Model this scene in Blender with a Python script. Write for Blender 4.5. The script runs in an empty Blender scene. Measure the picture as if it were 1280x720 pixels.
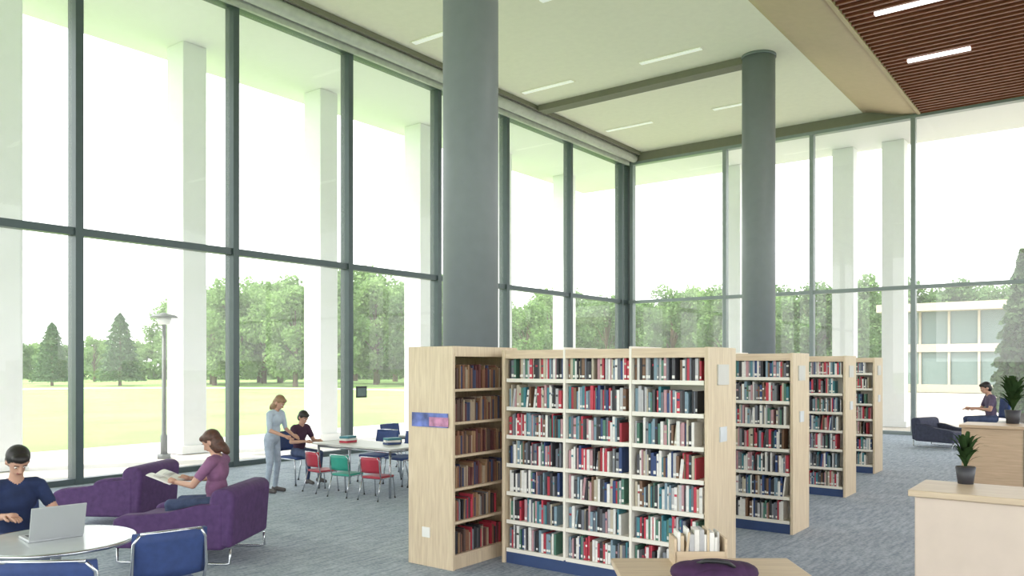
import bpy, bmesh, math, random
from mathutils import Vector, Matrix, Euler
random.seed(7)
V=Vector
scene=bpy.context.scene

# ------------------------------------------------------------------ materials
MATS={}
def mat(name,col,rough=0.6,metal=0.0,var=0.08,scale=6.0,bump=0.0,emit=0.0,spec=0.5):
    if name in MATS: return MATS[name]
    m=bpy.data.materials.new(name); m.use_nodes=True
    nt=m.node_tree; b=nt.nodes['Principled BSDF']
    b.inputs['Roughness'].default_value=rough
    b.inputs['Metallic'].default_value=metal
    b.inputs['Specular IOR Level'].default_value=spec
    tc=nt.nodes.new('ShaderNodeTexCoord')
    n=nt.nodes.new('ShaderNodeTexNoise'); n.inputs['Scale'].default_value=scale; n.inputs['Detail'].default_value=4
    nt.links.new(tc.outputs['Object'],n.inputs['Vector'])
    r=nt.nodes.new('ShaderNodeValToRGB')
    r.color_ramp.elements[0].position=0.3; r.color_ramp.elements[1].position=0.7
    r.color_ramp.elements[0].color=[max(0,c*(1-var)) for c in col]+[1]
    r.color_ramp.elements[1].color=[min(1,c*(1+var)) for c in col]+[1]
    nt.links.new(n.outputs['Fac'],r.inputs['Fac'])
    nt.links.new(r.outputs['Color'],b.inputs['Base Color'])
    if bump>0:
        bp=nt.nodes.new('ShaderNodeBump'); bp.inputs['Strength'].default_value=bump
        nt.links.new(n.outputs['Fac'],bp.inputs['Height']); nt.links.new(bp.outputs['Normal'],b.inputs['Normal'])
    if emit>0:
        b.inputs['Emission Color'].default_value=list(col)+[1]; b.inputs['Emission Strength'].default_value=emit
    MATS[name]=m; return m

def wood(name,c1,c2,rough=0.45,axis='Z',scale=3.0):
    m=bpy.data.materials.new(name); m.use_nodes=True; nt=m.node_tree; b=nt.nodes['Principled BSDF']
    b.inputs['Roughness'].default_value=rough
    tc=nt.nodes.new('ShaderNodeTexCoord'); mp=nt.nodes.new('ShaderNodeMapping')
    sc=[14,14,14]; sc['XYZ'.index(axis)]=1.0
    mp.inputs['Scale'].default_value=sc
    n=nt.nodes.new('ShaderNodeTexNoise'); n.inputs['Scale'].default_value=scale; n.inputs['Detail'].default_value=6; n.inputs['Distortion'].default_value=0.6
    r=nt.nodes.new('ShaderNodeValToRGB'); r.color_ramp.elements[0].position=0.3; r.color_ramp.elements[1].position=0.7
    r.color_ramp.elements[0].color=list(c1)+[1]; r.color_ramp.elements[1].color=list(c2)+[1]
    nt.links.new(tc.outputs['Object'],mp.inputs['Vector']); nt.links.new(mp.outputs['Vector'],n.inputs['Vector'])
    nt.links.new(n.outputs['Fac'],r.inputs['Fac']); nt.links.new(r.outputs['Color'],b.inputs['Base Color'])
    MATS[name]=m; return m

def carpet_mat():
    m=bpy.data.materials.new('carpet'); m.use_nodes=True; nt=m.node_tree; b=nt.nodes['Principled BSDF']
    b.inputs['Roughness'].default_value=0.75; b.inputs['Specular IOR Level'].default_value=0.35
    tc=nt.nodes.new('ShaderNodeTexCoord')
    mp=nt.nodes.new('ShaderNodeMapping'); mp.inputs['Scale'].default_value=(9,1.4,1)
    n=nt.nodes.new('ShaderNodeTexNoise'); n.inputs['Scale'].default_value=2.2; n.inputs['Detail'].default_value=8
    n2=nt.nodes.new('ShaderNodeTexNoise'); n2.inputs['Scale'].default_value=30; n2.inputs['Detail'].default_value=5
    br=nt.nodes.new('ShaderNodeTexBrick'); br.inputs['Scale'].default_value=1.0
    br.inputs['Color1'].default_value=(1,1,1,1); br.inputs['Color2'].default_value=(.86,.86,.88,1); br.inputs['Mortar'].default_value=(.8,.8,.82,1)
    br.inputs['Mortar Size'].default_value=0.004; br.inputs['Brick Width'].default_value=1.0; br.inputs['Row Height'].default_value=0.5
    r=nt.nodes.new('ShaderNodeValToRGB'); r.color_ramp.elements[0].position=0.38; r.color_ramp.elements[1].position=0.62
    r.color_ramp.elements[0].color=(.235,.285,.35,1); r.color_ramp.elements[1].color=(.49,.54,.605,1)
    ad=nt.nodes.new('ShaderNodeMath'); ad.operation='MULTIPLY_ADD'; ad.inputs[1].default_value=0.5; ad.inputs[2].default_value=0.0
    ad2=nt.nodes.new('ShaderNodeMath'); ad2.operation='MULTIPLY_ADD'; ad2.inputs[1].default_value=0.5
    mx=nt.nodes.new('ShaderNodeMixRGB'); mx.blend_type='MULTIPLY'; mx.inputs['Fac'].default_value=1
    L=nt.links.new
    L(tc.outputs['Object'],mp.inputs['Vector']); L(mp.outputs['Vector'],n.inputs['Vector']); L(tc.outputs['Object'],n2.inputs['Vector']); L(tc.outputs['Object'],br.inputs['Vector'])
    L(n2.outputs['Fac'],ad.inputs[0]); L(n.outputs['Fac'],ad2.inputs[0]); L(ad.outputs[0],ad2.inputs[2]); L(ad2.outputs[0],r.inputs['Fac'])
    L(r.outputs['Color'],mx.inputs['Color1']); L(br.outputs['Color'],mx.inputs['Color2']); L(mx.outputs['Color'],b.inputs['Base Color'])
    MATS['carpet']=m; return m

def glass_mat(name='window_glass',tint=(.98,.99,.985),base=.03,gain=.30,haze=.10):
    # clear pane; translucent white mixed in to imitate outdoor haze
    m=bpy.data.materials.new(name); m.use_nodes=True; nt=m.node_tree
    for n in list(nt.nodes):
        if n.type!='OUTPUT_MATERIAL': nt.nodes.remove(n)
    out=[n for n in nt.nodes if n.type=='OUTPUT_MATERIAL'][0]
    t=nt.nodes.new('ShaderNodeBsdfTransparent'); t.inputs['Color'].default_value=(*tint,1)
    tl=nt.nodes.new('ShaderNodeBsdfTranslucent'); tl.inputs['Color'].default_value=(.97,.98,.96,1)
    m0=nt.nodes.new('ShaderNodeMixShader'); m0.inputs[0].default_value=haze
    g=nt.nodes.new('ShaderNodeBsdfGlossy'); g.inputs['Roughness'].default_value=0.0
    lw=nt.nodes.new('ShaderNodeLayerWeight'); lw.inputs['Blend'].default_value=.5
    pw=nt.nodes.new('ShaderNodeMath'); pw.operation='POWER'; pw.inputs[1].default_value=4.0
    ma=nt.nodes.new('ShaderNodeMath'); ma.operation='MULTIPLY_ADD'; ma.inputs[1].default_value=gain; ma.inputs[2].default_value=base
    mx=nt.nodes.new('ShaderNodeMixShader')
    L=nt.links.new
    L(t.outputs[0],m0.inputs[1]); L(tl.outputs[0],m0.inputs[2])
    L(lw.outputs['Facing'],pw.inputs[0]); L(pw.outputs[0],ma.inputs[0]); L(ma.outputs[0],mx.inputs[0]); L(m0.outputs[0],mx.inputs[1]); L(g.outputs[0],mx.inputs[2]); L(mx.outputs[0],out.inputs['Surface'])
    MATS[name]=m; return m

def leaf_mat(name,c1,c2,trans=0.35):
    m=bpy.data.materials.new(name); m.use_nodes=True; nt=m.node_tree
    for n in list(nt.nodes):
        if n.type!='OUTPUT_MATERIAL': nt.nodes.remove(n)
    out=[n for n in nt.nodes if n.type=='OUTPUT_MATERIAL'][0]
    tc=nt.nodes.new('ShaderNodeTexCoord'); n=nt.nodes.new('ShaderNodeTexNoise'); n.inputs['Scale'].default_value=1.2; n.inputs['Detail'].default_value=5
    oi=nt.nodes.new('ShaderNodeObjectInfo')
    a=nt.nodes.new('ShaderNodeMath'); a.operation='MULTIPLY_ADD'; a.inputs[1].default_value=0.3
    r=nt.nodes.new('ShaderNodeValToRGB'); r.color_ramp.elements[0].position=0.4; r.color_ramp.elements[1].position=0.85
    r.color_ramp.elements[0].color=list(c1)+[1]; r.color_ramp.elements[1].color=list(c2)+[1]
    d=nt.nodes.new('ShaderNodeBsdfDiffuse'); t=nt.nodes.new('ShaderNodeBsdfTranslucent'); mx=nt.nodes.new('ShaderNodeMixShader'); mx.inputs[0].default_value=trans
    L=nt.links.new
    L(tc.outputs['Object'],n.inputs['Vector']); L(oi.outputs['Random'],a.inputs[0]); L(n.outputs['Fac'],a.inputs[2]); L(a.outputs[0],r.inputs['Fac'])
    L(r.outputs['Color'],d.inputs['Color']); L(r.outputs['Color'],t.inputs['Color']); L(d.outputs[0],mx.inputs[1]); L(t.outputs[0],mx.inputs[2]); L(mx.outputs[0],out.inputs['Surface'])
    MATS[name]=m; return m

carpet_mat(); glass_mat(haze=.10); glass_mat('window_glass_back',gain=.35,base=.05,haze=.10)
wood('maple',(.56,.44,.30),(.70,.58,.41))
wood('maple_h',(.56,.43,.30),(.68,.55,.39),axis='X')
wood('slat_wood',(.16,.042,.024),(.30,.095,.05),axis='X',rough=.5)
mat('cream_ceiling',(.81,.78,.65),.8,var=.02)
mat('tan_soffit',(.53,.41,.27),.7,var=.03)
mat('beam_paint',(.19,.18,.14),.7,var=.04)
mat('dark_void',(.05,.035,.03),.9)
mat('frame_metal',(.07,.095,.10),.4,.3,var=.05)
mat('frame_light',(.24,.28,.28),.4,.3,var=.05)
mat('column_paint',(.185,.21,.225),.5,var=.03)
mat('roller',(.50,.51,.47),.5)
mat('ext_white',(.80,.81,.82),.7,var=.02)
mat('concrete',(.60,.55,.50),.9,var=.06,scale=1.5)
mat('plaza',(.56,.48,.40),.9,var=.06,scale=.8)
mat('lawn',(.205,.335,.08),.95,var=.22,scale=.25)
mat('shelf_cream',(.80,.76,.67),.5,var=.02)
mat('navy_plinth',(.03,.06,.16),.5)
mat('light_strip',(1,.99,.95),.5,emit=1.6)
mat('light_dim',(.95,.95,.90),.5,emit=.16)
mat('purple_fabric',(.085,.04,.13),.85,var=.18,scale=14,bump=.1)
mat('slate_fabric',(.045,.05,.085),.85,var=.18,scale=14,bump=.1)
mat('plum_grey',(.10,.075,.13),.85,var=.18,scale=14,bump=.1)
mat('blue_fabric',(.03,.058,.18),.7,var=.12,scale=20)
mat('navy_shirt',(.015,.028,.085),.9,var=.25,scale=9,bump=.2)
mat('mauve_shirt',(.24,.11,.21),.9,var=.2,scale=9,bump=.2)
mat('ice_shirt',(.44,.52,.60),.9,var=.12,scale=9,bump=.2)
mat('plum_shirt',(.06,.025,.05),.9,var=.2,scale=9,bump=.2)
mat('jeans',(.05,.07,.14),.9,var=.25,scale=12,bump=.15)
mat('grey_pants',(.36,.42,.50),.9,var=.15,scale=12,bump=.15)
mat('shoe',(.08,.07,.07),.6)
mat('skin',(.54,.31,.22),.55,var=.05)
mat('hair_dark',(.014,.011,.010),.5,var=.4,scale=40,bump=.4)
mat('hair_brown',(.08,.033,.02),.5,var=.35,scale=40,bump=.4)
mat('hair_blond',(.25,.15,.08),.5,var=.3,scale=40,bump=.4)
mat('eye_white',(.85,.85,.83),.3); mat('eye_dark',(.03,.02,.02),.3); mat('lip',(.38,.14,.11),.5)
mat('chrome',(.55,.57,.60),.22,.9,var=.03)
mat('laptop_silver',(.48,.50,.51),.35,.3,var=.02); mat('screen_dark',(.05,.07,.10),.2)
mat('table_top',(.55,.54,.51),.35,var=.04); mat('table_white',(.58,.62,.63),.18,var=.03)
mat('red_plastic',(.42,.035,.06),.4); mat('teal_plastic',(.035,.32,.24),.4); mat('grey_plastic',(.30,.33,.36),.4); mat('white_plastic',(.60,.63,.66),.4)
mat('counter_white',(.66,.55,.46),.5,var=.03)
wood('desk_wood',(.52,.37,.24),(.64,.47,.32),axis='X')
mat('pot_dark',(.05,.05,.06),.5)
mat('bark',(.13,.09,.06),.9,var=.3)
mat('soil',(.04,.03,.02),.95)
mat('lamp_metal',(.12,.13,.13),.5,.4); mat('lamp_glass',(.8,.8,.78),.3)
mat('paper',(.80,.79,.75),.7,var=.04); mat('poster_blue',(.12,.16,.42),.6,var=.5,scale=9); mat('poster_pink',(.45,.20,.32),.6,var=.4,scale=12)
mat('black_plastic',(.02,.02,.022),.5)
mat('bldg_dark',(.14,.19,.18),.15); mat('bldg_light',(.42,.37,.30),.8)
mat('bag_purple',(.045,.012,.055),.8,var=.3,scale=12,bump=.3)
leaf_mat('leaf_a',(.13,.22,.08),(.28,.41,.16)); leaf_mat('leaf_b',(.11,.19,.08),(.23,.34,.145)); leaf_mat('leaf_con',(.07,.135,.065),(.15,.24,.11),.25)  # tree greens paled in colour to imitate distance haze
leaf_mat('leaf_in',(.015,.035,.015),(.06,.11,.04),.15)
BOOKC=[(.74,.72,.68),(.78,.76,.72),(.70,.69,.66),(.46,.46,.47),(.025,.025,.03),(.03,.03,.035),(.07,.07,.08),(.38,.03,.05),(.52,.05,.08),(.20,.21,.23),(.03,.06,.17),(.05,.20,.24),(.08,.19,.14),(.18,.10,.06),(.48,.43,.33),(.14,.15,.18),(.46,.26,.28),(.20,.29,.35)]
BM=[mat('book_%d'%i,c,.55,var=.06,scale=30) for i,c in enumerate(BOOKC)]
BROWNS=[mat('bookb_%d'%i,c,.6,var=.06,scale=30) for i,c in enumerate([(.22,.10,.06),(.10,.06,.05),(.30,.18,.10),(.05,.06,.12),(.36,.28,.20),(.12,.04,.04)])]

# ------------------------------------------------------------------ builder
class MB:
    def __init__(s): s.bm=bmesh.new(); s.mats=[]
    def mi(s,m):
        if isinstance(m,str): m=MATS[m]
        if m not in s.mats: s.mats.append(m)
        return s.mats.index(m)
    def _v(s,verts,m,smooth=False):
        i=s.mi(m); fs=set()
        for v in verts:
            for f in v.link_faces: fs.add(f)
        for f in fs: f.material_index=i; f.smooth=smooth
    def box(s,c,d,m,rot=None,bev=0.0,seg=2):
        M=Matrix.Translation(V(c))
        if rot is not None: M=M@(Euler(rot).to_matrix().to_4x4())
        M=M@Matrix.Diagonal((d[0],d[1],d[2],1))
        r=bmesh.ops.create_cube(s.bm,size=1,matrix=M); vs=r['verts']
        s._v(vs,m)
        if bev>0:
            es=list({e for v in vs for e in v.link_edges})
            r=bmesh.ops.bevel(s.bm,geom=es,offset=bev,segments=seg,profile=.5,affect='EDGES')
            i=s.mi(m)
            for f in r['faces']: f.material_index=i; f.smooth=True
    def bb(s,x0,x1,y0,y1,z0,z1,m,bev=0):
        s.box(((x0+x1)/2,(y0+y1)/2,(z0+z1)/2),(x1-x0,y1-y0,z1-z0),m,bev=bev)
    def quad(s,pts,m):
        f=s.bm.faces.new([s.bm.verts.new(p) for p in pts]); f.material_index=s.mi(m)
    def quick(s,x0,x1,y0,y1,z0,z1,m,M=None):
        i=s.mi(m); P=[(x0,y0,z0),(x1,y0,z0),(x1,y1,z0),(x0,y1,z0),(x0,y0,z1),(x1,y0,z1),(x1,y1,z1),(x0,y1,z1)]
        vs=[s.bm.verts.new(M@V(p) if M else p) for p in P]
        for f in ((0,3,2,1),(4,5,6,7),(0,1,5,4),(1,2,6,5),(2,3,7,6),(3,0,4,7)):
            s.bm.faces.new([vs[k] for k in f]).material_index=i
    def cyl(s,c,r,h,m,r2=None,seg=24,rot=None):
        M=Matrix.Translation(V(c))
        if rot is not None: M=M@(Euler(rot).to_matrix().to_4x4())
        q=bmesh.ops.create_cone(s.bm,cap_ends=True,segments=seg,radius1=r,radius2=r if r2 is None else r2,depth=h,matrix=M)
        s._v(q['verts'],m,True)
        for v in q['verts']:
            for f in v.link_faces:
                if len(f.verts)>4: f.smooth=False
    def ell(s,c,r,m,R=None,u=16,v=10):
        M=Matrix.Translation(V(c))
        if R is not None: M=M@R.to_4x4()
        M=M@Matrix.Diagonal((r[0],r[1],r[2],1))
        q=bmesh.ops.create_uvsphere(s.bm,u_segments=u,v_segments=v,radius=1,matrix=M); s._v(q['verts'],m,True)
    def tube(s,pts,r,m,seg=8,closed=False):
        pts=[V(p) for p in pts]; n=len(pts); i=s.mi(m)
        rs=r if isinstance(r,(list,tuple)) else [r]*n
        rings=[]; up=None
        for k,p in enumerate(pts):
            a=pts[k-1] if (k>0 or closed) else p; b=pts[(k+1)%n] if (k<n-1 or closed) else p
            t=(b-a).normalized()
            if up is None: up=V((0,0,1)) if abs(t.z)<.9 else V((1,0,0))
            x=t.cross(up).normalized(); y=x.cross(t).normalized(); up=y
            rings.append([s.bm.verts.new(p+(x*math.cos(q*2*math.pi/seg)+y*math.sin(q*2*math.pi/seg))*rs[k]) for q in range(seg)])
        for k in range(n if closed else n-1):
            A=rings[k];B=rings[(k+1)%n]
            for q in range(seg):
                f=s.bm.faces.new((A[q],A[(q+1)%seg],B[(q+1)%seg],B[q])); f.material_index=i; f.smooth=True
        if not closed:
            for ring in (rings[0],rings[-1]):
                f=s.bm.faces.new(ring); f.material_index=i
    def prism(s,prof,x0,x1,m,bev=0.0):
        i=s.mi(m)
        A=[s.bm.verts.new((x0,p[0],p[1])) for p in prof]; B=[s.bm.verts.new((x1,p[0],p[1])) for p in prof]
        n=len(prof); fs=[s.bm.faces.new(A),s.bm.faces.new(B[::-1])]
        for k in range(n): fs.append(s.bm.faces.new((A[k],B[k],B[(k+1)%n],A[(k+1)%n])))
        for f in fs: f.material_index=i
        if bev>0:
            es=list({e for f in fs for e in f.edges})
            r=bmesh.ops.bevel(s.bm,geom=es,offset=bev,segments=3,profile=.5,affect='EDGES')
            for f in r['faces']: f.material_index=i; f.smooth=True
    def shell(s,fn,nu,nv,th,m):
        i=s.mi(m); P=[[V(fn(a/nu,b/nv)) for b in range(nv+1)] for a in range(nu+1)]
        def nrm(a,b):
            a0,a1=max(a-1,0),min(a+1,nu); b0,b1=max(b-1,0),min(b+1,nv)
            return (P[a1][b]-P[a0][b]).cross(P[a][b1]-P[a][b0]).normalized()
        F=[[s.bm.verts.new(P[a][b]) for b in range(nv+1)] for a in range(nu+1)]
        G=[[s.bm.verts.new(P[a][b]+nrm(a,b)*th) for b in range(nv+1)] for a in range(nu+1)]
        def q(*vs):
            f=s.bm.faces.new(vs); f.material_index=i; f.smooth=True
        for a in range(nu):
            for b in range(nv):
                q(F[a][b],F[a][b+1],F[a+1][b+1],F[a+1][b]); q(G[a][b],G[a+1][b],G[a+1][b+1],G[a][b+1])
        for a in range(nu):
            q(F[a][0],F[a+1][0],G[a+1][0],G[a][0]); q(F[a][nv],G[a][nv],G[a+1][nv],F[a+1][nv])
        for b in range(nv):
            q(F[0][b],G[0][b],G[0][b+1],F[0][b+1]); q(F[nu][b],F[nu][b+1],G[nu][b+1],G[nu][b])
    def obj(s,name,loc=(0,0,0),rz=0,parent=None,fix=True):
        if fix: bmesh.ops.recalc_face_normals(s.bm,faces=s.bm.faces[:])
        me=bpy.data.meshes.new(name); s.bm.to_mesh(me); s.bm.free()
        for m in s.mats: me.materials.append(m)
        o=bpy.data.objects.new(name,me); scene.collection.objects.link(o)
        o.location=loc; o.rotation_euler=(0,0,rz)
        if parent: o.parent=parent
        return o
def copy(o,loc,rz=0,sc=1.0):
    n=bpy.data.objects.new(o.name.split('.')[0],o.data); scene.collection.objects.link(n)
    n.location=loc; n.rotation_euler=(0,0,rz); n.scale=(sc,)*3 if not isinstance(sc,tuple) else sc
    return n

# ------------------------------------------------------------------ camera model
YAW=math.radians(37); FP=1009.0; HC=2.0; HY=457.0
Fv=V((-math.sin(YAW),math.cos(YAW),0)); Rv=V((math.cos(YAW),math.sin(YAW),0))
def at(px,depth,z=0):
    p=Fv*depth+Rv*((px-640)/FP*depth); return V((p.x,p.y,z))
cam=bpy.data.cameras.new('camera'); co=bpy.data.objects.new('camera',cam); scene.collection.objects.link(co)
co.location=(0,0,HC); co.rotation_euler=(math.pi/2,0,YAW)
cam.sensor_width=36; cam.lens=FP/1280*36; cam.shift_y=(HY-360)/1280; cam.clip_end=1000
scene.camera=co

WX=-14.1; WY=25.5; ZT=9.1; ZC=9.5; ZM=4.25
# ------------------------------------------------------------------ room shell
b=MB(); b.bb(WX-.15,12,-10,WY+.15,-.2,0,'carpet'); b.obj('floor')
b=MB(); b.bb(WX-.1,-6.05,-10,WY+.1,ZC,ZC+.25,'cream_ceiling')
b.obj('ceiling')
b=MB()
def sof(u,v):
    t=u; y=-10+v*(WY+10); x=-6.1+1.5*t; z=ZC-.30*(math.sin(t*math.pi/2)**1.5)
    return (x,y,z)
b.shell(sof,10,4,.06,'tan_soffit'); b.bb(-4.62,-4.54,-10,WY,ZC-.34,ZC-.02,'tan_soffit'); b.obj('ceiling_soffit')
b=MB()
y=-2.0
while y<WY-.1:
    b.quick(-4.53,11.5,y,y+.07,ZC-.32,ZC-.16,'slat_wood'); y+=.24
x=-4.4
while x<11.4:
    b.quick(x,x+.05,-2,WY-.1,ZC-.16,ZC-.08,'slat_wood'); x+=.9
b.obj('ceiling_wood_slats')
b=MB(); b.bb(-4.55,12,-10,WY+.1,ZC+.05,ZC+.25,'dark_void'); b.obj('ceiling_void_panel')
b=MB(); b.bb(WX+.7,-7.0,19.02,19.42,ZC-.17,ZC,'beam_paint'); b.obj('ceiling_beam')
for X in (-12.3,-8.7):
    for Y in (5,9.3,13.6,17.9,22.4):
        b=MB(); b.bb(X-.8,X+.8,Y-.07,Y+.07,ZC-.03,ZC+.005,'light_dim'); b.bb(X-.84,X+.84,Y-.1,Y+.1,ZC-.012,ZC+.004,'cream_ceiling'); b.obj('ceiling_light')
for Y in (8,11.2,14.4,17.6,20.8):
    for X in (-4.0,-.4):
        b=MB(); b.bb(X,X+1.3,Y-.06,Y+.06,ZC-.36,ZC-.30,'light_strip'); b.obj('ceiling_light')

# left curtain wall
LM=[-5.6,-2.6,.4,3.43,6.46,9.47,12.45,15.45,18.35,21.7,25.0]
b=MB()
for y in LM: b.bb(WX-.14,WX+.14,y-.065,y+.065,0,ZT,'frame_metal')
b.bb(WX-.07,WX+.1,-6,WY,ZM-.06,ZM+.07,'frame_metal')
b.bb(WX-.07,WX+.12,-6,WY,0,.1,'frame_metal')
b.bb(WX-.14,WX+.14,-10,WY+.14,ZT,ZT+.12,'frame_metal')
b.bb(WX-.10,WX+.10,-10,WY,ZT+.12,ZC,'beam_paint')
b.quad([(WX,-6,.05),(WX,WY,.05),(WX,WY,ZT),(WX,-6,ZT)],'window_glass')
b.obj('window_1',fix=False)
b=MB(); b.cyl((WX+.42,9.5,ZC-.2),.15,31.6,'roller',rot=(math.pi/2,0,0),seg=20)
b.bb(WX+.16,WX+.24,-6,WY-.2,ZC-.42,ZC,'roller'); b.bb(WX+.6,WX+.68,-6,WY-.2,ZC-.12,ZC,'beam_paint'); b.obj('trim_1')
# back curtain wall
BMX=[WX+.25,-10.4,-7.6,-4.75,-1.9,.95,3.8,6.65]
b=MB()
for x in BMX: b.bb(x-.06,x+.06,WY-.1,WY+.12,0,ZT,'frame_light')
b.bb(WX-.14,WX+.14,WY-.14,WY+.14,0,ZT,'frame_metal')
b.bb(WX,10,WY-.08,WY+.07,ZM-.05,ZM+.06,'frame_light')
b.bb(WX,10,WY-.08,WY+.07,0,.1,'frame_light')
b.bb(WX,12,WY-.12,WY+.12,ZT,ZT+.1,'frame_light')
b.bb(WX,12,WY-.1,WY+.1,ZT+.1,ZC+.1,'beam_paint')
b.quad([(WX+.15,WY,.05),(10,WY,.05),(10,WY,ZT),(WX+.15,WY,ZT)],'window_glass_back')
b.obj('window_2',fix=False)

def column(x,y):
    b=MB(); b.cyl((0,0,ZC/2),.39,ZC,'column_paint',seg=64); b.cyl((0,0,ZC-.03),.41,.06,'column_paint',seg=64); b.cyl((0,0,.05),.41,.1,'frame_metal',seg=64)
    b.obj('structural_column',(x,y,0))
column(-7.3,8.72); column(-7.0,19.22)

# ------------------------------------------------------------------ exterior
b=MB(); b.bb(-400,300,-200,500,-.6,-.12,'lawn'); b.obj('ground')
b=MB(); b.bb(-20.6,WX-.16,-20,31,-.3,-.06,'concrete')
i=b.mi('concrete'); prev=None
for k in range(41):
    px=-60+k*17; d=66+9*math.sin(k*.09)
    a_=b.bm.verts.new(at(px,d,-.10)); c_=b.bm.verts.new(at(px,d+3.2,-.10))
    if prev: b.bm.faces.new((prev[0],a_,c_,prev[1])).material_index=i
    prev=(a_,c_)
b.obj('path')
b=MB(); b.bb(WX-.1,60,WY+.2,67.6,-.3,-.05,'plaza'); b.obj('plaza_pavement')
b=MB(); b.bb(-18.7,WX-.15,-12,30,ZC,ZC+.5,'ext_white'); b.bb(WX-.15,14,WY+.15,30,ZC,ZC+.5,'ext_white')
b.obj('canopy_roof')
b=MB(); b.bb(WX-.2,12,-10,WY+.2,ZC+.5,ZC+.7,'ext_white'); b.obj('roof')
def extcol(x,y):
    b=MB(); b.bb(-.35,.35,-.3,.3,-.04,ZC,'ext_white',bev=.02); b.bb(-.42,.42,-.37,.37,-.04,.15,'ext_white'); b.obj('exterior_column',(x,y,0))
for y in (2.6,6.6,10.6,14.6,18.5,22.6,26.8): extcol(-17.6,y)
for x in (-11.65,-7.65,-6.05): extcol(x,29.4)

def lamp(p,h=3.2):
    b=MB(); b.tube([(0,0,.0),(0,0,.5),(0,0,.55),(0,0,h)],[.075,.075,.05,.04],'lamp_metal',12)
    b.cyl((0,0,h+.04),.12,.14,'lamp_glass',r2=.16); b.cyl((0,0,h+.15),.31,.06,'lamp_metal',r2=.24); b.cyl((0,0,h+.2),.24,.06,'lamp_metal',r2=.03); b.cyl((0,0,.05),.14,.1,'lamp_metal')
    b.obj('street_lamp',p)
lamp(at(205,17.9,-.06),3.0)
lamp(at(1127,42,-.05),4.5)

def leaves(b,pts,size,m,horiz=False):
    i=b.mi(m)
    for p in pts:
        s=size*random.uniform(.6,1.3)
        n=V((random.gauss(0,1),random.gauss(0,1),random.gauss(0,1)+.5)).normalized()
        x=n.orthogonal().normalized(); x.rotate(Matrix.Rotation(random.random()*6.28,3,n)); y=n.cross(x)
        vs=[b.bm.verts.new(p+x*s*a+y*s*c) for a,c in ((-.6,0),(0,-.42),(.6,0),(0,.42))]
        b.bm.faces.new(vs).material_index=i
def deciduous(h,m,n,seed,loc):
    random.seed(seed); b=MB()
    b.tube([(0,0,0),(.05,0,h*.2),(-.05,.1,h*.45),(0,0,h*.8)],[h*.028,h*.022,h*.015,.03],'bark',8)
    cl=[]
    for k in range(34):
        a=random.random()*6.28; t=random.uniform(.18,.97); rr=h*.32*math.sin(min(1,(t-.06)*1.03)*math.pi)**.6*random.uniform(.35,1)
        c=V((math.cos(a)*rr,math.sin(a)*rr,h*t*.95)); cl.append((c,h*random.uniform(.085,.14)))
        if k%2==0: b.tube([(0,0,h*t*.55),c*.5+V((0,0,h*t*.35)),c],[.07,.05,.02],'bark',5)
    pts=[]
    for k in range(n):
        c,r=random.choice(cl); d=V((random.gauss(0,1),random.gauss(0,1),random.gauss(0,1))).normalized()*r*random.random()**.4
        pts.append(c+d)
    leaves(b,pts,h*.028,m); return b.obj('deciduous_tree',loc,fix=False)
def conifer(h,m,n,seed,loc,w=.2,pw=1.0):
    random.seed(seed); b=MB(); b.tube([(0,0,0),(0,0,h*.97)],[h*.025,.02],'bark',8); pts=[]
    for k in range(n):
        t=random.random()**1.3; tier=(t*11)%1; r=h*w*(1-t)**pw*(1.05-.35*tier)*random.random()**.35; a=random.random()*6.28
        pts.append(V((math.cos(a)*r,math.sin(a)*r,h*(.07+.93*t))))
    leaves(b,pts,h*.03,m); return b.obj('conifer_tree',loc,fix=False)
T=[deciduous(10,'leaf_a',8500,1,at(330,96,-.12)),deciduous(10,'leaf_b',8500,2,at(265,92,-.12)),deciduous(10,'leaf_a',8500,3,at(470,90,-.12))]
T[0].scale=(1.2,)*3; T[1].scale=(1.0,)*3; T[2].scale=(1.15,)*3
C=conifer(6.6,'leaf_con',6500,5,at(65,85,-.12),.32,.6); C2=copy(C,at(150,85,-.12),1.0,1.15); copy(T[1],at(22,95,-.12),2.0,.52); copy(T[0],at(118,105,-.12),2.0,.62)
random.seed(11)
px=240
while px<1330:
    top=352 if px<620 else (368 if px<1040 else 358)
    d=random.uniform(80,112) if px<1100 else random.uniform(105,120); top+=random.uniform(-12,16)
    h=(HY-top)/FP*d+2.1
    copy(random.choice(T),at(px,d,-.12),random.random()*6,h/9.7); px+=random.uniform(18,30)
px=-10
while px<1330:
    d=random.uniform(127,150); top=(434 if px<215 else 388)+random.uniform(-10,8)
    h=(HY-top)/FP*d+2.1; s=h/9.7
    copy(random.choice(T),at(px,d,-.12),random.random()*6,(max(s,.7)*1.3,max(s,.7)*1.3,s)); px+=random.uniform(18,28)
hb=MB(); random.seed(5); pts=[]
for k in range(16000):
    px=random.uniform(-20,1320); d=random.uniform(121,124); hh=3.2+1.0*math.sin(px*.05)+.8*math.sin(px*.13)
    p=at(px,d,random.random()*hh); pts.append(p)
leaves(hb,pts,.6,'leaf_b'); hb.obj('hedge',(0,0,-.12),fix=False)
conifer(6.2,'leaf_con',8000,9,at(1278,29,-.05),.20,.8)
# glazed office building across the plaza
b=MB(); bx=-14.5; by=69
for k in range(2):
    z=k*3.1
    b.bb(bx,40,by,by+14,z,z+.6,'bldg_light'); b.bb(bx+.2,40,by+.3,by+14,z+.6,z+3.1,'bldg_dark')
    for q in range(28): b.bb(bx+q*2,bx+.16+q*2,by+.1,by+.4,z+.6,z+3.1,'bldg_light')
b.bb(bx-.8,40,by-1.2,by+14,6.2,6.8,'bldg_light'); b.obj('office_building',(0,0,-.05))

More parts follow.
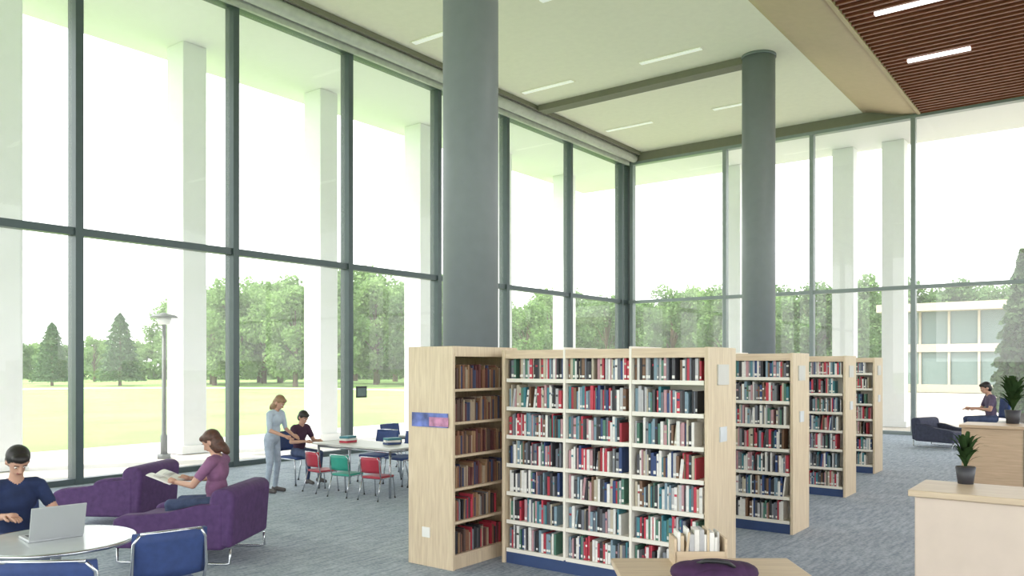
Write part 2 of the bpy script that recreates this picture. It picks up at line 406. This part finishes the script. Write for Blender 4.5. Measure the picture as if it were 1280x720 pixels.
# ------------------------------------------------------------------ books & shelves
def fill_books(mb,M,w,hmax,mats,depth=.19,full=.93,lab=True):
    x=.01; lim=w*random.uniform(full-.12,min(full+.06,.99)); lw=MATS['paper']
    while x<lim:
        if random.random()<.04: x+=random.uniform(.01,.05)
        t=random.uniform(.012,.034); h=hmax*random.uniform(.70,.97); d=depth*random.uniform(.8,1)
        if x+t>w-.005: break
        m=random.choice(mats); off=random.uniform(0,.015)
        tilt=random.random()<.03
        Mx=M@Matrix.Translation((x,off,0))
        if tilt: Mx=Mx@Matrix.Rotation(.12,4,'Y')
        mb.quick(0,t-.002,0,d,0,h,m,Mx)
        if lab and t>.018 and random.random()<.55: mb.quick(.002,t-.004,-.0015,0.001,.02,.04+.01*random.random(),lw,Mx)
        if lab and random.random()<.3: mb.quick(.002,t-.004,-.001,0.001,h*.6,h*.6+.02,random.choice(mats),Mx)
        x+=t
def srange(X0,X1,Y,H=2.15,depth=.6,bays=3,rows=7,name='library_bookshelf'):
    root=bpy.data.objects.new(name,None); scene.collection.objects.link(root); root.location=(X0,Y,0)
    L=X1-X0; b=MB(); e=.035
    b.bb(0,e,-.01,depth+.01,0,H,'maple',bev=.004); b.bb(L-e,L,-.01,depth+.01,0,H,'maple',bev=.004)
    b.bb(e,L-e,.02,depth-.02,0,.13,'navy_plinth')
    b.bb(e,L-e,depth/2-.01,depth/2+.01,.13,H-.02,'shelf_cream')
    b.bb(e,L-e,0,depth,H-.035,H-.005,'maple_h'); b.bb(e,L-e,0.0,.02,H-.09,H-.035,'maple_h')
    bw=(L-2*e)/bays; pitch=(H-.16)/rows
    for k in range(1,bays): b.bb(e+k*bw-.012,e+k*bw+.012,-.004,depth,.13,H+.015,'shelf_cream')
    for k in range(bays):
        x0=e+k*bw+.012; x1=e+(k+1)*bw-.012
        for r in range(rows):
            z=.13+r*pitch; 
            b.bb(x0,x1,.01,depth/2-.01,z,z+.022,'shelf_cream'); b.bb(x0,x1,.004,.012,z-.012,z+.026,'shelf_cream')
            b.bb(x0,x1,depth/2+.01,depth-.01,z,z+.022,'shelf_cream')
    b.bb(L,L+.012,depth*.30,depth*.70,H-.33,H-.15,'table_top'); b.bb(L,L+.012,depth*.38,depth*.62,H-.83,H-.70,'white_plastic')
    o=b.obj('frame',parent=root)
    nb=MB()
    for k in range(bays):
        x0=e+k*bw+.014
        for r in range(rows):
            z=.13+r*pitch+.022
            fill_books(nb,Matrix.Translation((x0,.035,z)),bw-.03,pitch-.04,BM)
    nb.obj('books',parent=root,fix=False)
    return root
random.seed(21)
srange(-5.02,-2.80,6.5,H=2.16)
srange(-5.4,-3.08,9.6)
srange(-5.7,-3.32,12.8)
srange(-6.0,-3.62,15.95)
root=bpy.data.objects.new('maple_bookcase',None); scene.collection.objects.link(root); root.location=(-5.78,5.92,0)
b=MB(); W=.60; D=1.05; H=2.19
b.bb(0,W,0,.035,0,H,'maple',bev=.004); b.bb(0,W,D-.035,D,0,H,'maple',bev=.004); b.bb(0,W,.035,D-.035,H-.1,H,'maple'); b.bb(0.01,.05,.035,D-.035,0,H-.1,'maple'); b.bb(.05,W-.02,.035,D-.035,0,.12,'maple')
for r in range(6):
    z=.12+r*.325; b.bb(.05,W-.01,.035,D-.035,z,z+.025,'maple_h')
b.bb(.06,W-.06,-.012,0,H-.80,H-.66,'poster_blue'); b.bb(.30,W-.05,-.016,-.01,H-.79,H-.70,'poster_pink'); b.bb(.2,.30,-.012,0,H-1.9,H-1.8,'paper')
b.obj('frame',parent=root)
nb=MB()
for r in range(6):
    z=.12+r*.325+.025
    M=Matrix.Translation((W-.04,.045,z))@Matrix.Rotation(math.pi/2,4,'Z')
    fill_books(nb,M,D-.09,.25,BROWNS if r>1 else BROWNS+BM[4:10],full=.85,lab=False)
nb.obj('books',parent=root,fix=False)

# ------------------------------------------------------------------ furniture
def chair(name,loc,rz,cm,wide=1.0,sc=1.0):
    b=MB()
    b.box((0,.02,.45),(.47,.46,.05),cm,bev=.02)
    def back(u,v):
        x=-.235+.47*u; z=.55+.32*v; return (x,-.24-.06*v+.06*(2*u-1)**2,z)
    b.shell(back,10,5,.03,cm)
    for s in (-1,1):
        b.tube([(s*.25,.25,0),(s*.24,.22,.30),(s*.235,.20,.43),(s*.235,.0,.43),(s*.235,-.2,.43),(s*.245,-.25,.6),(s*.235,-.255,.8),(s*.20,-.28,.86)],.012,'chrome')
        b.tube([(s*.25,-.32,0),(s*.235,-.2,.42)],.012,'chrome')
        b.cyl((s*.25,.25,.01),.018,.02,'black_plastic',seg=10); b.cyl((s*.25,-.32,.01),.018,.02,'black_plastic',seg=10)
    b.tube([(-.235,.1,.42),(.235,.1,.42)],.01,'chrome'); b.tube([(-.235,-.15,.42),(.235,-.15,.42)],.01,'chrome')
    b.tube([(-.2,-.285,.865),(0,-.31,.87),(.2,-.285,.865)],.012,'chrome')
    o=b.obj(name,loc,rz); o.scale=(wide*sc,sc,sc); return o
def armchair(loc,rz,sc=1.0,m='purple_fabric',name='purple_armchair',fr=.55):
    b=MB()
    arm=[(-.50,.16),(fr,.16),(fr+.01,.46),(fr-.10,.51),(.1,.54),(-.2,.58),(-.45,.66),(-.5,.66)]
    b.prism(arm,-.50,-.35,m,bev=.035); b.prism(arm,.35,.50,m,bev=.035)
    b.box((0,(fr-.31)/2,.36),(.69,fr+.29,.17),m,bev=.05,seg=3); b.box((0,(fr-.45)/2,.22),(.70,fr+.37,.12),m,bev=.015)
    back=[(-.58,.18),(-.34,.2),(-.32,.5),(-.36,.74),(-.42,.79),(-.56,.79),(-.62,.73)]
    b.prism(back,-.49,.49,m,bev=.04)
    for s in (-1,1):
        b.tube([(s*.44,-.56,.17),(s*.45,-.56,.02),(s*.45,-.5,.012),(s*.45,fr-.07,.012),(s*.45,fr-.02,.02),(s*.44,fr-.02,.17)],.014,'chrome')
    o=b.obj(name,loc,rz); o.scale=(sc,)*3; return o
TH=math.radians(122)
pa=at(248,8.55); armchair((pa.x,pa.y,0),TH,.97,fr=.68)
pb=at(146,10.3); armchair((pb.x,pb.y,0),TH,.97)
pc=at(1178,19.8); armchair((pc.x,pc.y,0),math.radians(250),.9,'slate_fabric','dark_armchair')

p=at(200,5.75); chair('blue_chair',(p.x,p.y,0),math.radians(75),'blue_fabric')
p=at(82,4.95); chair('blue_chair',(p.x,p.y,0),math.radians(42),'blue_fabric',1.2)
b=MB(); b.cyl((0,0,.73),.52,.025,'table_white',seg=48); b.tube([(math.cos(a*math.pi/16)*.52,math.sin(a*math.pi/16)*.52,.73) for a in range(32)],.015,'chrome',closed=True)
b.cyl((0,0,.37),.035,.70,'chrome'); b.cyl((0,0,.02),.26,.03,'chrome',seg=40)
p=at(70,5.85); b.obj('round_table',(p.x,p.y,0))
boyp=at(18,6.62); lapp=at(64,5.92); ld_=(lapp-boyp).normalized(); bang=math.atan2(-ld_.x,ld_.y)
b=MB(); b.box((0,0,.01),(.36,.25,.02),'laptop_silver',bev=.005)
b.box((0,.165,.135),(.36,.012,.25),'laptop_silver',rot=(-.30,0,0),bev=.004); b.box((0,.157,.135),(.33,.004,.22),'screen_dark',rot=(-.30,0,0))
b.box((0,-.02,.021),(.30,.12,.003),'black_plastic')
b.obj('laptop',(lapp.x,lapp.y,.743),bang)

def table(name,x,y,L=1.8,W=.8,rz=0,top='table_top'):
    b=MB(); b.box((0,0,.735),(L,W,.03),top,bev=.006)
    for sx in (-1,1):
        for sy in (-1,1): b.tube([(sx*(L/2-.08),sy*(W/2-.07),.72),(sx*(L/2-.08),sy*(W/2-.07),0)],.02,'chrome',10)
        b.tube([(sx*(L/2-.08),-(W/2-.07),.69),(sx*(L/2-.08),W/2-.07,.69)],.014,'chrome')
    for sy in (-1,1): b.tube([(-(L/2-.08),sy*(W/2-.07),.69),(L/2-.08,sy*(W/2-.07),.69)],.014,'chrome')
    return b.obj(name,(x,y,0),rz)
ox,oy=-.32,.88
table('reading_table',-9.28+ox,8.05+oy); table('reading_table',-9.2+ox,9.85+oy)
chair('red_chair',(-8.60+ox,7.60+oy,0),.15,'red_plastic',sc=.74); chair('teal_chair',(-9.20+ox,7.53+oy,0),.15,'teal_plastic',sc=.74); chair('red_chair',(-9.85+ox,7.58+oy,0),-.1,'red_plastic',sc=.74)
chair('blue_chair',(-8.75+ox,8.9+oy,0),math.pi,'blue_fabric'); chair('blue_chair',(-9.35+ox,8.92+oy,0),math.pi-.1,'blue_fabric'); chair('blue_chair',(-9.95+ox,8.9+oy,0),math.pi+.1,'blue_fabric')
chair('blue_chair',(-8.7+ox,10.7+oy,0),math.pi,'blue_fabric'); chair('grey_chair',(-9.5+ox,10.75+oy,0),math.pi+.15,'grey_plastic'); chair('red_chair',(-7.75+ox,9.8+oy,0),math.pi/2,'red_plastic')
chair('grey_chair',(-7.85+ox,8.1+oy,0),math.pi/2+.1,'grey_plastic',sc=.9)
chair('blue_chair',(-10.75+ox,10.2+oy,0),-math.pi/2,'blue_fabric')
for k,(x,y,a) in enumerate(((-9.7,8.0,.2),(-8.9,8.2,-.4),(-9.0,9.9,.1))):
    b=MB(); mm=[BM[8],BM[10],BM[14]][k]
    for q in range(3): b.box((random.uniform(-.01,.01),0,.018+q*.036),(.17,.24,.034),[mm,BM[1],BM[11]][q],rot=(0,0,random.uniform(-.2,.2)),bev=.003)
    b.obj('book_stack',(x+ox,y+oy,.75),a)

b=MB(); b.bb(0,3.2,0,.6,0,1.0,'counter_white',bev=.01); b.bb(-.04,3.24,-.04,.66,1.0,1.05,'maple_h',bev=.008); b.bb(.06,3.1,-.004,.0,.08,.12,'frame_light'); b.obj('service_counter',(-1.26,6.8,0))
b=MB(); b.bb(0,3.4,0,.75,0,1.0,'desk_wood',bev=.01); b.bb(-.03,3.43,-.05,.8,1.0,1.05,'desk_wood',bev=.008)
for k in range(1,4): b.bb(k*.85-.005,k*.85+.005,-.006,.001,.05,1,'beam_paint')
b.obj('reference_desk',(-2.05,14.8,0))

def plant(name,loc,h,pr=.09,n=26,w=.5,seed=1):
    random.seed(seed); b=MB(); b.cyl((0,0,pr*.9),pr*.75,pr*1.8,'pot_dark',r2=pr,seg=20); b.cyl((0,0,pr*1.78),pr*.92,.01,'soil',seg=20)
    i=b.mi('leaf_in')
    for k in range(n):
        a=random.random()*6.28; L=h*random.uniform(.5,1); sp=w*random.uniform(.15,1)*h; d=V((math.cos(a),math.sin(a),0)); s=V((-d.y,d.x,0))
        prev=None; N=6
        for q in range(N+1):
            t=q/N; p=d*(sp*t**1.4)+V((0,0,pr*1.7+(L-pr*1.7)*math.sin(t*1.75)/1.0)); wd=h*.04*math.sin(math.pi*min(1,t*.93+.07))+.002
            cur=(b.bm.verts.new(p+s*wd),b.bm.verts.new(p-s*wd))
            if prev: b.bm.faces.new((prev[0],prev[1],cur[1],cur[0])).material_index=i
            prev=cur
    return b.obj(name,loc,fix=False)
p=at(1207,6.5); plant('potted_plant',(p.x,p.y,1.05),.42,.075,60,.4,3)
p=at(1266,13.25); plant('potted_plant',(p.x,p.y,1.05),.80,.12,110,.4,4)

b=MB(); b.box((0,0,.73),(1.15,.8,.04),'maple_h',bev=.01)
for sx in (-1,1):
    for sy in (-1,1): b.box((sx*.5,sy*.33,.355),(.06,.06,.71),'maple',bev=.005)
p=at(893,4.85); b.obj('display_table',(p.x,p.y,0),YAW)
b=MB()
b.bb(-.16,.16,-.09,.09,0,.015,'maple_h'); b.bb(-.165,-.15,-.09,.09,0,.17,'maple_h'); b.bb(.15,.165,-.09,.09,0,.17,'maple_h'); b.bb(-.16,.16,.08,.09,0,.17,'maple_h'); b.bb(-.16,.16,-.09,-.08,0,.09,'maple_h')
random.seed(3)
fill_books(b,Matrix.Translation((-.15,-.07,.015)),.3,.22,[MATS['paper'],BM[0],BM[14],BM[3],MATS['maple'],MATS['table_top']],depth=.14,full=.99,lab=False)
p=at(872,5.12); b.obj('book_bin',(p.x,p.y,.75),YAW,fix=False)
b=MB()
b.ell((0,0,.07),(.24,.12,.07),'bag_purple')
b.ell((-.13,.0,.07),(.12,.10,.06),'bag_purple'); b.ell((.14,.01,.065),(.12,.10,.06),'bag_purple'); b.ell((0,-.08,.06),(.15,.06,.05),'bag_purple')
b.tube([(-.1,-.03,.12),(-.06,-.06,.145),(0,-.09,.15),(.06,-.09,.14),(.1,-.07,.11)],.012,'black_plastic')
p=at(892,4.62); b.obj('handbag',(p.x,p.y,.752),YAW)

b=MB(); b.box((0,0,0),(.02,.32,.26),'black_plastic',bev=.004); b.box((.012,0,0),(.004,.26,.18),'bldg_dark')
den=(.602-.799*(452-640)/FP); d=(-WX-.17)/den; p=at(452,d,HC-(490-HY)*d/FP); b.obj('window_sign',(WX+.17,p.y,p.z))

# ------------------------------------------------------------------ people
def build_person(name,prims,head_c,fwd,up,hands,hair,loc,rz,bun=False,longhair=False,sc=1.0,vox=.0095):
    f=V(fwd).normalized(); u=(V(up)-f*V(up).dot(f)).normalized(); s=f.cross(u).normalized()
    R=Matrix((s,f,u)).transposed(); hc=V(head_c)
    def H(a,b_,c): return hc+s*a+f*b_+u*c
    P=list(prims)
    P+= [('e',H(0,0,.02),(.074,.092,.088),'skin',R),('e',H(0,.022,-.045),(.055,.066,.062),'skin',R),('e',H(0,.06,-.085),(.026,.022,.018),'skin',R),
         ('c',H(0,.088,.012),H(0,.108,-.022),.010,.014,'skin'),('e',H(.078,-.005,-.005),(.012,.018,.03),'skin',R),('e',H(-.078,-.005,-.005),(.012,.018,.03),'skin',R),
         ('e',H(0,.09,-.052),(.022,.01,.009),'lip',R)]
    P+= [('e',H(0,-.022,.045),(.090,.098,.090),hair,R),('e',H(0,.052,.083),(.066,.048,.036),hair,R),('e',H(0,-.055,-.02),(.080,.064,.078),hair,R)]
    if longhair: P+=[('e',H(.055,-.03,-.06),(.03,.05,.09),hair,R),('e',H(-.055,-.03,-.06),(.03,.05,.09),hair,R),('e',H(0,-.075,-.12),(.07,.04,.09),hair,R)]
    if bun: P+=[('e',H(0,-.12,.06),(.045,.045,.045),hair,R)]
    b=MB()
    for p in P:
        if p[0]=='e': b.ell(p[1],p[2],'skin',p[4] if len(p)>4 else None,20,14)
        else:
            a,c,ra,rc=V(p[1]),V(p[2]),p[3],p[4]; n=5
            b.tube([a.lerp(c,k/n) for k in range(n+1)],[ra+(rc-ra)*k/n for k in range(n+1)],'skin',14)
            b.ell(a,(ra,)*3,'skin'); b.ell(c,(rc,)*3,'skin')
    o=b.obj('tmp'); md=o.modifiers.new('r','REMESH'); md.mode='VOXEL'; md.voxel_size=vox
    sm=o.modifiers.new('s','SMOOTH'); sm.factor=.5; sm.iterations=3
    dg=bpy.context.evaluated_depsgraph_get(); me=bpy.data.meshes.new_from_object(o.evaluated_get(dg))
    bpy.data.objects.remove(o)
    b=MB(); b.bm.from_mesh(me)
    inv=[]
    for p in P:
        if p[0]=='e':
            RR=(p[4] if len(p)>4 else Matrix.Identity(3)).transposed(); inv.append(('e',V(p[1]),p[2],RR,b.mi(p[3])))
        else: inv.append(('c',V(p[1]),V(p[2]),p[3],p[4],b.mi(p[5])))
    for fc in b.bm.faces:
        c=fc.calc_center_median(); best=9; bi=0
        for q in inv:
            if q[0]=='e':
                l=q[3]@(c-q[1]); k=math.sqrt((l.x/q[2][0])**2+(l.y/q[2][1])**2+(l.z/q[2][2])**2); d=(k-1)*min(q[2]); mi_=q[4]
            else:
                ab=q[2]-q[1]; t=max(0,min(1,(c-q[1]).dot(ab)/ab.length_squared)); d=(c-q[1]-ab*t).length-(q[3]+(q[4]-q[3])*t); mi_=q[5]
            if d<best: best=d; bi=mi_
        fc.material_index=bi; fc.smooth=True
    for sx in (-1,1):
        b.ell(H(sx*.03,.082,.012),(.013,.007,.006),'eye_white',R,10,6); b.ell(H(sx*.03,.087,.012),(.006,.004,.005),'eye_dark',R,8,6)
        b.tube([H(sx*.014,.092,.032),H(sx*.03,.092,.036),H(sx*.046,.082,.032)],.0035,hair,6)
    for (w,d,n,curl) in hands:
        w=V(w); d=V(d).normalized(); n=(V(n)-d*V(n).dot(d)).normalized(); t=d.cross(n)*(curl[1]); cu=curl[0]
        b.tube([w,w+d*.03,w+d*.08,w+d*.09],[.024,.031,.036,.028],'skin',10)
        for k,L in enumerate((.07,.078,.072,.056)):
            base=w+d*.083+t*(.027-.018*k); a=0; pts=[base]; cur=base
            for q,l in enumerate((.45,.3,.25)):
                a+=cu*(.6+.2*q); cur=cur+(d*math.cos(a)-n*math.sin(a))*L*l; pts.append(cur)
            b.tube(pts,[.0095,.009,.008,.006],'skin',8)
        b.tube([w+d*.02+t*.024,w+d*.045+t*.052,w+d*.075+t*.058-n*.01,w+d*.095+t*.05-n*.02],[.013,.012,.010,.007],'skin',8)
    ob=b.obj(name,loc,rz); ob.scale=(sc,)*3; return ob

def body_seated(shirt,pants,sleeve_long=False,lean=.0,wr=((.11,.36,.74),(-.11,.36,.74)),el=((.25,.12,.74),(-.25,.12,.74)),build=1.0):
    B=build; sk='skin' if not sleeve_long else shirt
    sh=.99; L=lean
    P=[('e',V((0,0,.55)),(.165*B,.12*B,.11),pants),('e',V((0,.01+L*.3,.70)),(.145*B,.105*B,.15),shirt),('e',V((0,0+L*.7,.88)),(.165*B,.105*B,.15),shirt),
       ('c',(-.14*B,L,sh),(.14*B,L,sh),.062,.062,shirt),('c',(0,L,1.0),(0,L+.035,1.10),.056,.05,'skin')]
    for s,e,w in ((1,el[0],wr[0]),(-1,el[1],wr[1])):
        e=V(e);w=V(w); S=V((s*.175*B,L,sh-.015)); mid=S.lerp(e,.6)
        P+=[('c',S,mid,.058,.052,shirt),('c',mid,e,.042,.038,sk),('c',e,w,.037,.025,sk)]
        P+=[('c',(s*.09,.02,.535),(s*.13,.45,.53),.085,.062,pants),('c',(s*.13,.45,.53),(s*.13,.43,.12),.058,.038,pants),('c',(s*.13,.41,.06),(s*.14,.58,.035),.042,.034,'shoe'),('e',V((s*.13,.40,.05)),(.04,.05,.05),'shoe')]
    return P
dirv=V((-math.sin(TH),math.cos(TH),0))
q=pa-dirv*.21
b_el=((.27,.14,.76),(-.27,.14,.76)); b_wr=((.14,.38,.77),(-.14,.38,.77))
P=body_seated('mauve_shirt','jeans',wr=b_wr,el=b_el,lean=.0)
build_person('seated_woman_reading',P,(0,.06,1.18),(0,.82,-.57),(0,.45,1),[((.14,.38,.77),(-.25,.95,.2),(.2,-.2,1),(.45,1)),((-.14,.38,.77),(.25,.95,.2),(-.2,-.2,1),(.45,-1))],'hair_brown',(q.x,q.y,.012),TH,longhair=True)
def magazine(loc,rz,name='magazine'):
    b=MB()
    def pg(sx):
        def fn(u,v): return (sx*.21*u, .28*v-.14, .03*math.sin(u*2.6)+.0)
        return fn
    b.shell(pg(1),8,4,.004,'paper'); b.shell(pg(-1),8,4,.004,'paper')
    for sx in (-1,1): b.shell(lambda u,v,sx=sx:(sx*(.03+.14*u),.08*v+.0,.006+.03*math.sin((.03+.14*u)/.21*2.6)),4,2,.002,'table_top')
    o=b.obj(name,loc,rz); o.rotation_euler=(.35,0,rz); return o
q2=q+dirv*.55; magazine((q2.x,q2.y,.80),TH,'magazine')

P=body_seated('navy_shirt','jeans',wr=((.13,.37,.80),(-.14,.35,.80)),el=((.27,.12,.76),(-.27,.12,.76)),lean=.03)
build_person('seated_boy',P,(0,.10,1.19),(0,.80,-.6),(0,.5,1),[((.13,.37,.80),(-.3,.95,-.05),(0,0,1),(.3,1)),((-.14,.35,.80),(.3,.95,-.05),(0,0,1),(.3,-1))],'hair_dark',(boyp.x,boyp.y,.03),bang)
chair('blue_chair',(boyp.x,boyp.y,0),bang,'blue_fabric')

p=at(373,13.75); chair('blue_chair',p,-math.pi/2,'blue_fabric')
P=body_seated('plum_shirt','jeans',wr=((.12,.38,.76),(-.14,.36,.76)),el=((.25,.12,.74),(-.25,.12,.74)),lean=.06,build=.9)
build_person('seated_child',P,(0,.14,1.17),(0,.85,-.5),(0,.45,1),[((.12,.38,.76),(-.1,1,0),(0,0,1),(.3,1)),((-.14,.36,.76),(.1,1,0),(0,0,1),(.3,-1))],'hair_dark',(p.x,p.y,.03),-math.pi/2,sc=.93,vox=.012)
# clerk on a high office chair behind the reference desk
p=at(1240,16.8); zs=.32; rc=math.radians(115)
b=MB(); b.box((0,.02,.45+zs),(.47,.46,.07),'blue_fabric',bev=.03)
b.shell(lambda u,v:(-.22+.44*u,-.25-.04*v+.06*(2*u-1)**2,.58+zs+.42*v),10,6,.05,'blue_fabric'); b.tube([(0,-.1,.43+zs),(0,-.28,.46+zs),(0,-.29,.66+zs)],.025,'black_plastic')
b.cyl((0,0,.41),.03,.64,'chrome')
b.tube([(math.cos(a*math.pi/12)*.22,math.sin(a*math.pi/12)*.22,.32) for a in range(24)],.012,'chrome',closed=True)
b.tube([(-.22,0,.32),(.22,0,.32)],.01,'chrome'); b.tube([(0,-.22,.32),(0,.22,.32)],.01,'chrome')
for k in range(5):
    a=k*2*math.pi/5; b.tube([(0,0,.10),(math.cos(a)*.30,math.sin(a)*.30,.06)],.02,'black_plastic'); b.ell((math.cos(a)*.30,math.sin(a)*.30,.03),(.03,.03,.03),'black_plastic')
b.obj('office_chair',(p.x,p.y,0),rc)
P=body_seated('plum_grey','jeans',wr=((.12,.38,.76),(-.14,.36,.76)),el=((.25,.12,.74),(-.25,.12,.74)),lean=.04)
build_person('desk_clerk',P,(0,.12,1.18),(0,.9,-.35),(0,.3,1),[((.12,.38,.76),(-.1,1,-.1),(0,0,1),(.3,1)),((-.14,.36,.76),(.1,1,-.1),(0,0,1),(.3,-1))],'hair_dark',(p.x,p.y,zs+.03),rc,vox=.012)
def body_stand(S,G,wr,el,lean=0.0):
    P=[('e',V((0,-.02,.93)),(.155,.12,.13),G),('e',V((0,lean*.3,1.08)),(.135,.10,.14),S),('e',V((0,lean*.7,1.25)),(.155,.105,.15),S),('c',(-.13,lean,1.36),(.13,lean,1.36),.06,.06,S),('c',(0,lean,1.38),(0,lean+.04,1.47),.052,.046,'skin')]
    for s,e,w in ((1,el[0],wr[0]),(-1,el[1],wr[1])):
        Sh=V((s*.165,lean,1.345)); e=V(e); w=V(w); mid=Sh.lerp(e,.65)
        P+=[('c',Sh,mid,.055,.048,S),('c',mid,e,.044,.038,S),('c',e,w,.036,.025,'skin'),
        ('c',(s*.085,-.02,.90),(s*.10,.02,.50),.088,.06,G),('c',(s*.10,.02,.50),(s*.11,-.04,.10),.057,.04,G),('c',(s*.11,-.05,.05),(s*.125,.14,.035),.042,.034,'shoe'),('e',V((s*.11,-.06,.05)),(.04,.05,.05),'shoe')]
    return P
P=body_stand('ice_shirt','grey_pants',((.12,.36,.98),(-.14,.32,.98)),((.22,.10,1.08),(-.22,.10,1.08)),.06)
sp=at(341,12.75)
build_person('standing_person',P,(0,.14,1.54),(0,.8,-.6),(0,.55,1),[((.12,.36,.98),(-.2,1,-.3),(0,.3,1),(.4,1)),((-.14,.32,.98),(.2,1,-.3),(0,.3,1),(.4,-1))],'hair_blond',(sp.x,sp.y,0),math.radians(-75),longhair=True,sc=.92)

# ------------------------------------------------------------------ light
w=bpy.data.worlds.new('world'); scene.world=w; w.use_nodes=True; nt=w.node_tree; bg=nt.nodes['Background']
tc=nt.nodes.new('ShaderNodeTexCoord'); sp=nt.nodes.new('ShaderNodeSeparateXYZ'); r=nt.nodes.new('ShaderNodeValToRGB')
r.color_ramp.elements[0].color=(1,1,.99,1); r.color_ramp.elements[1].color=(.86,.93,1,1); r.color_ramp.elements[0].position=.0; r.color_ramp.elements[1].position=.8
nt.links.new(tc.outputs['Generated'],sp.inputs[0]); nt.links.new(sp.outputs['Z'],r.inputs['Fac']); nt.links.new(r.outputs['Color'],bg.inputs['Color'])
bg.inputs['Strength'].default_value=2.5
sd=bpy.data.lights.new('sun','SUN'); sd.energy=3.6; sd.angle=.02; sd.color=(1,.95,.86); so=bpy.data.objects.new('sun',sd); scene.collection.objects.link(so)
to=V((.5,.85,-1.43*.99)); so.rotation_euler=to.to_track_quat('-Z','Y').to_euler(); so.location=(-30,-30,40)
for X,Y in ((-12.3,13.6),(-8.7,13.6),(-12.3,22.4),(-8.7,22.4),(-8.7,5),(-3.35,11.2),(-3.35,17.6),(.25,8)):
    c=X<-6
    ld=bpy.data.lights.new('ceiling_lamp','AREA'); ld.shape='RECTANGLE'; ld.size=1.6 if c else 1.25; ld.size_y=.14 if c else .11; ld.energy=1.2 if c else 40; ld.color=(1,.97,.9)
    lo=bpy.data.objects.new('ceiling_lamp',ld); scene.collection.objects.link(lo); lo.location=(X,Y,ZC-(.05 if c else .4))
scene.view_settings.view_transform='Standard'
scene.view_settings.exposure=0.5
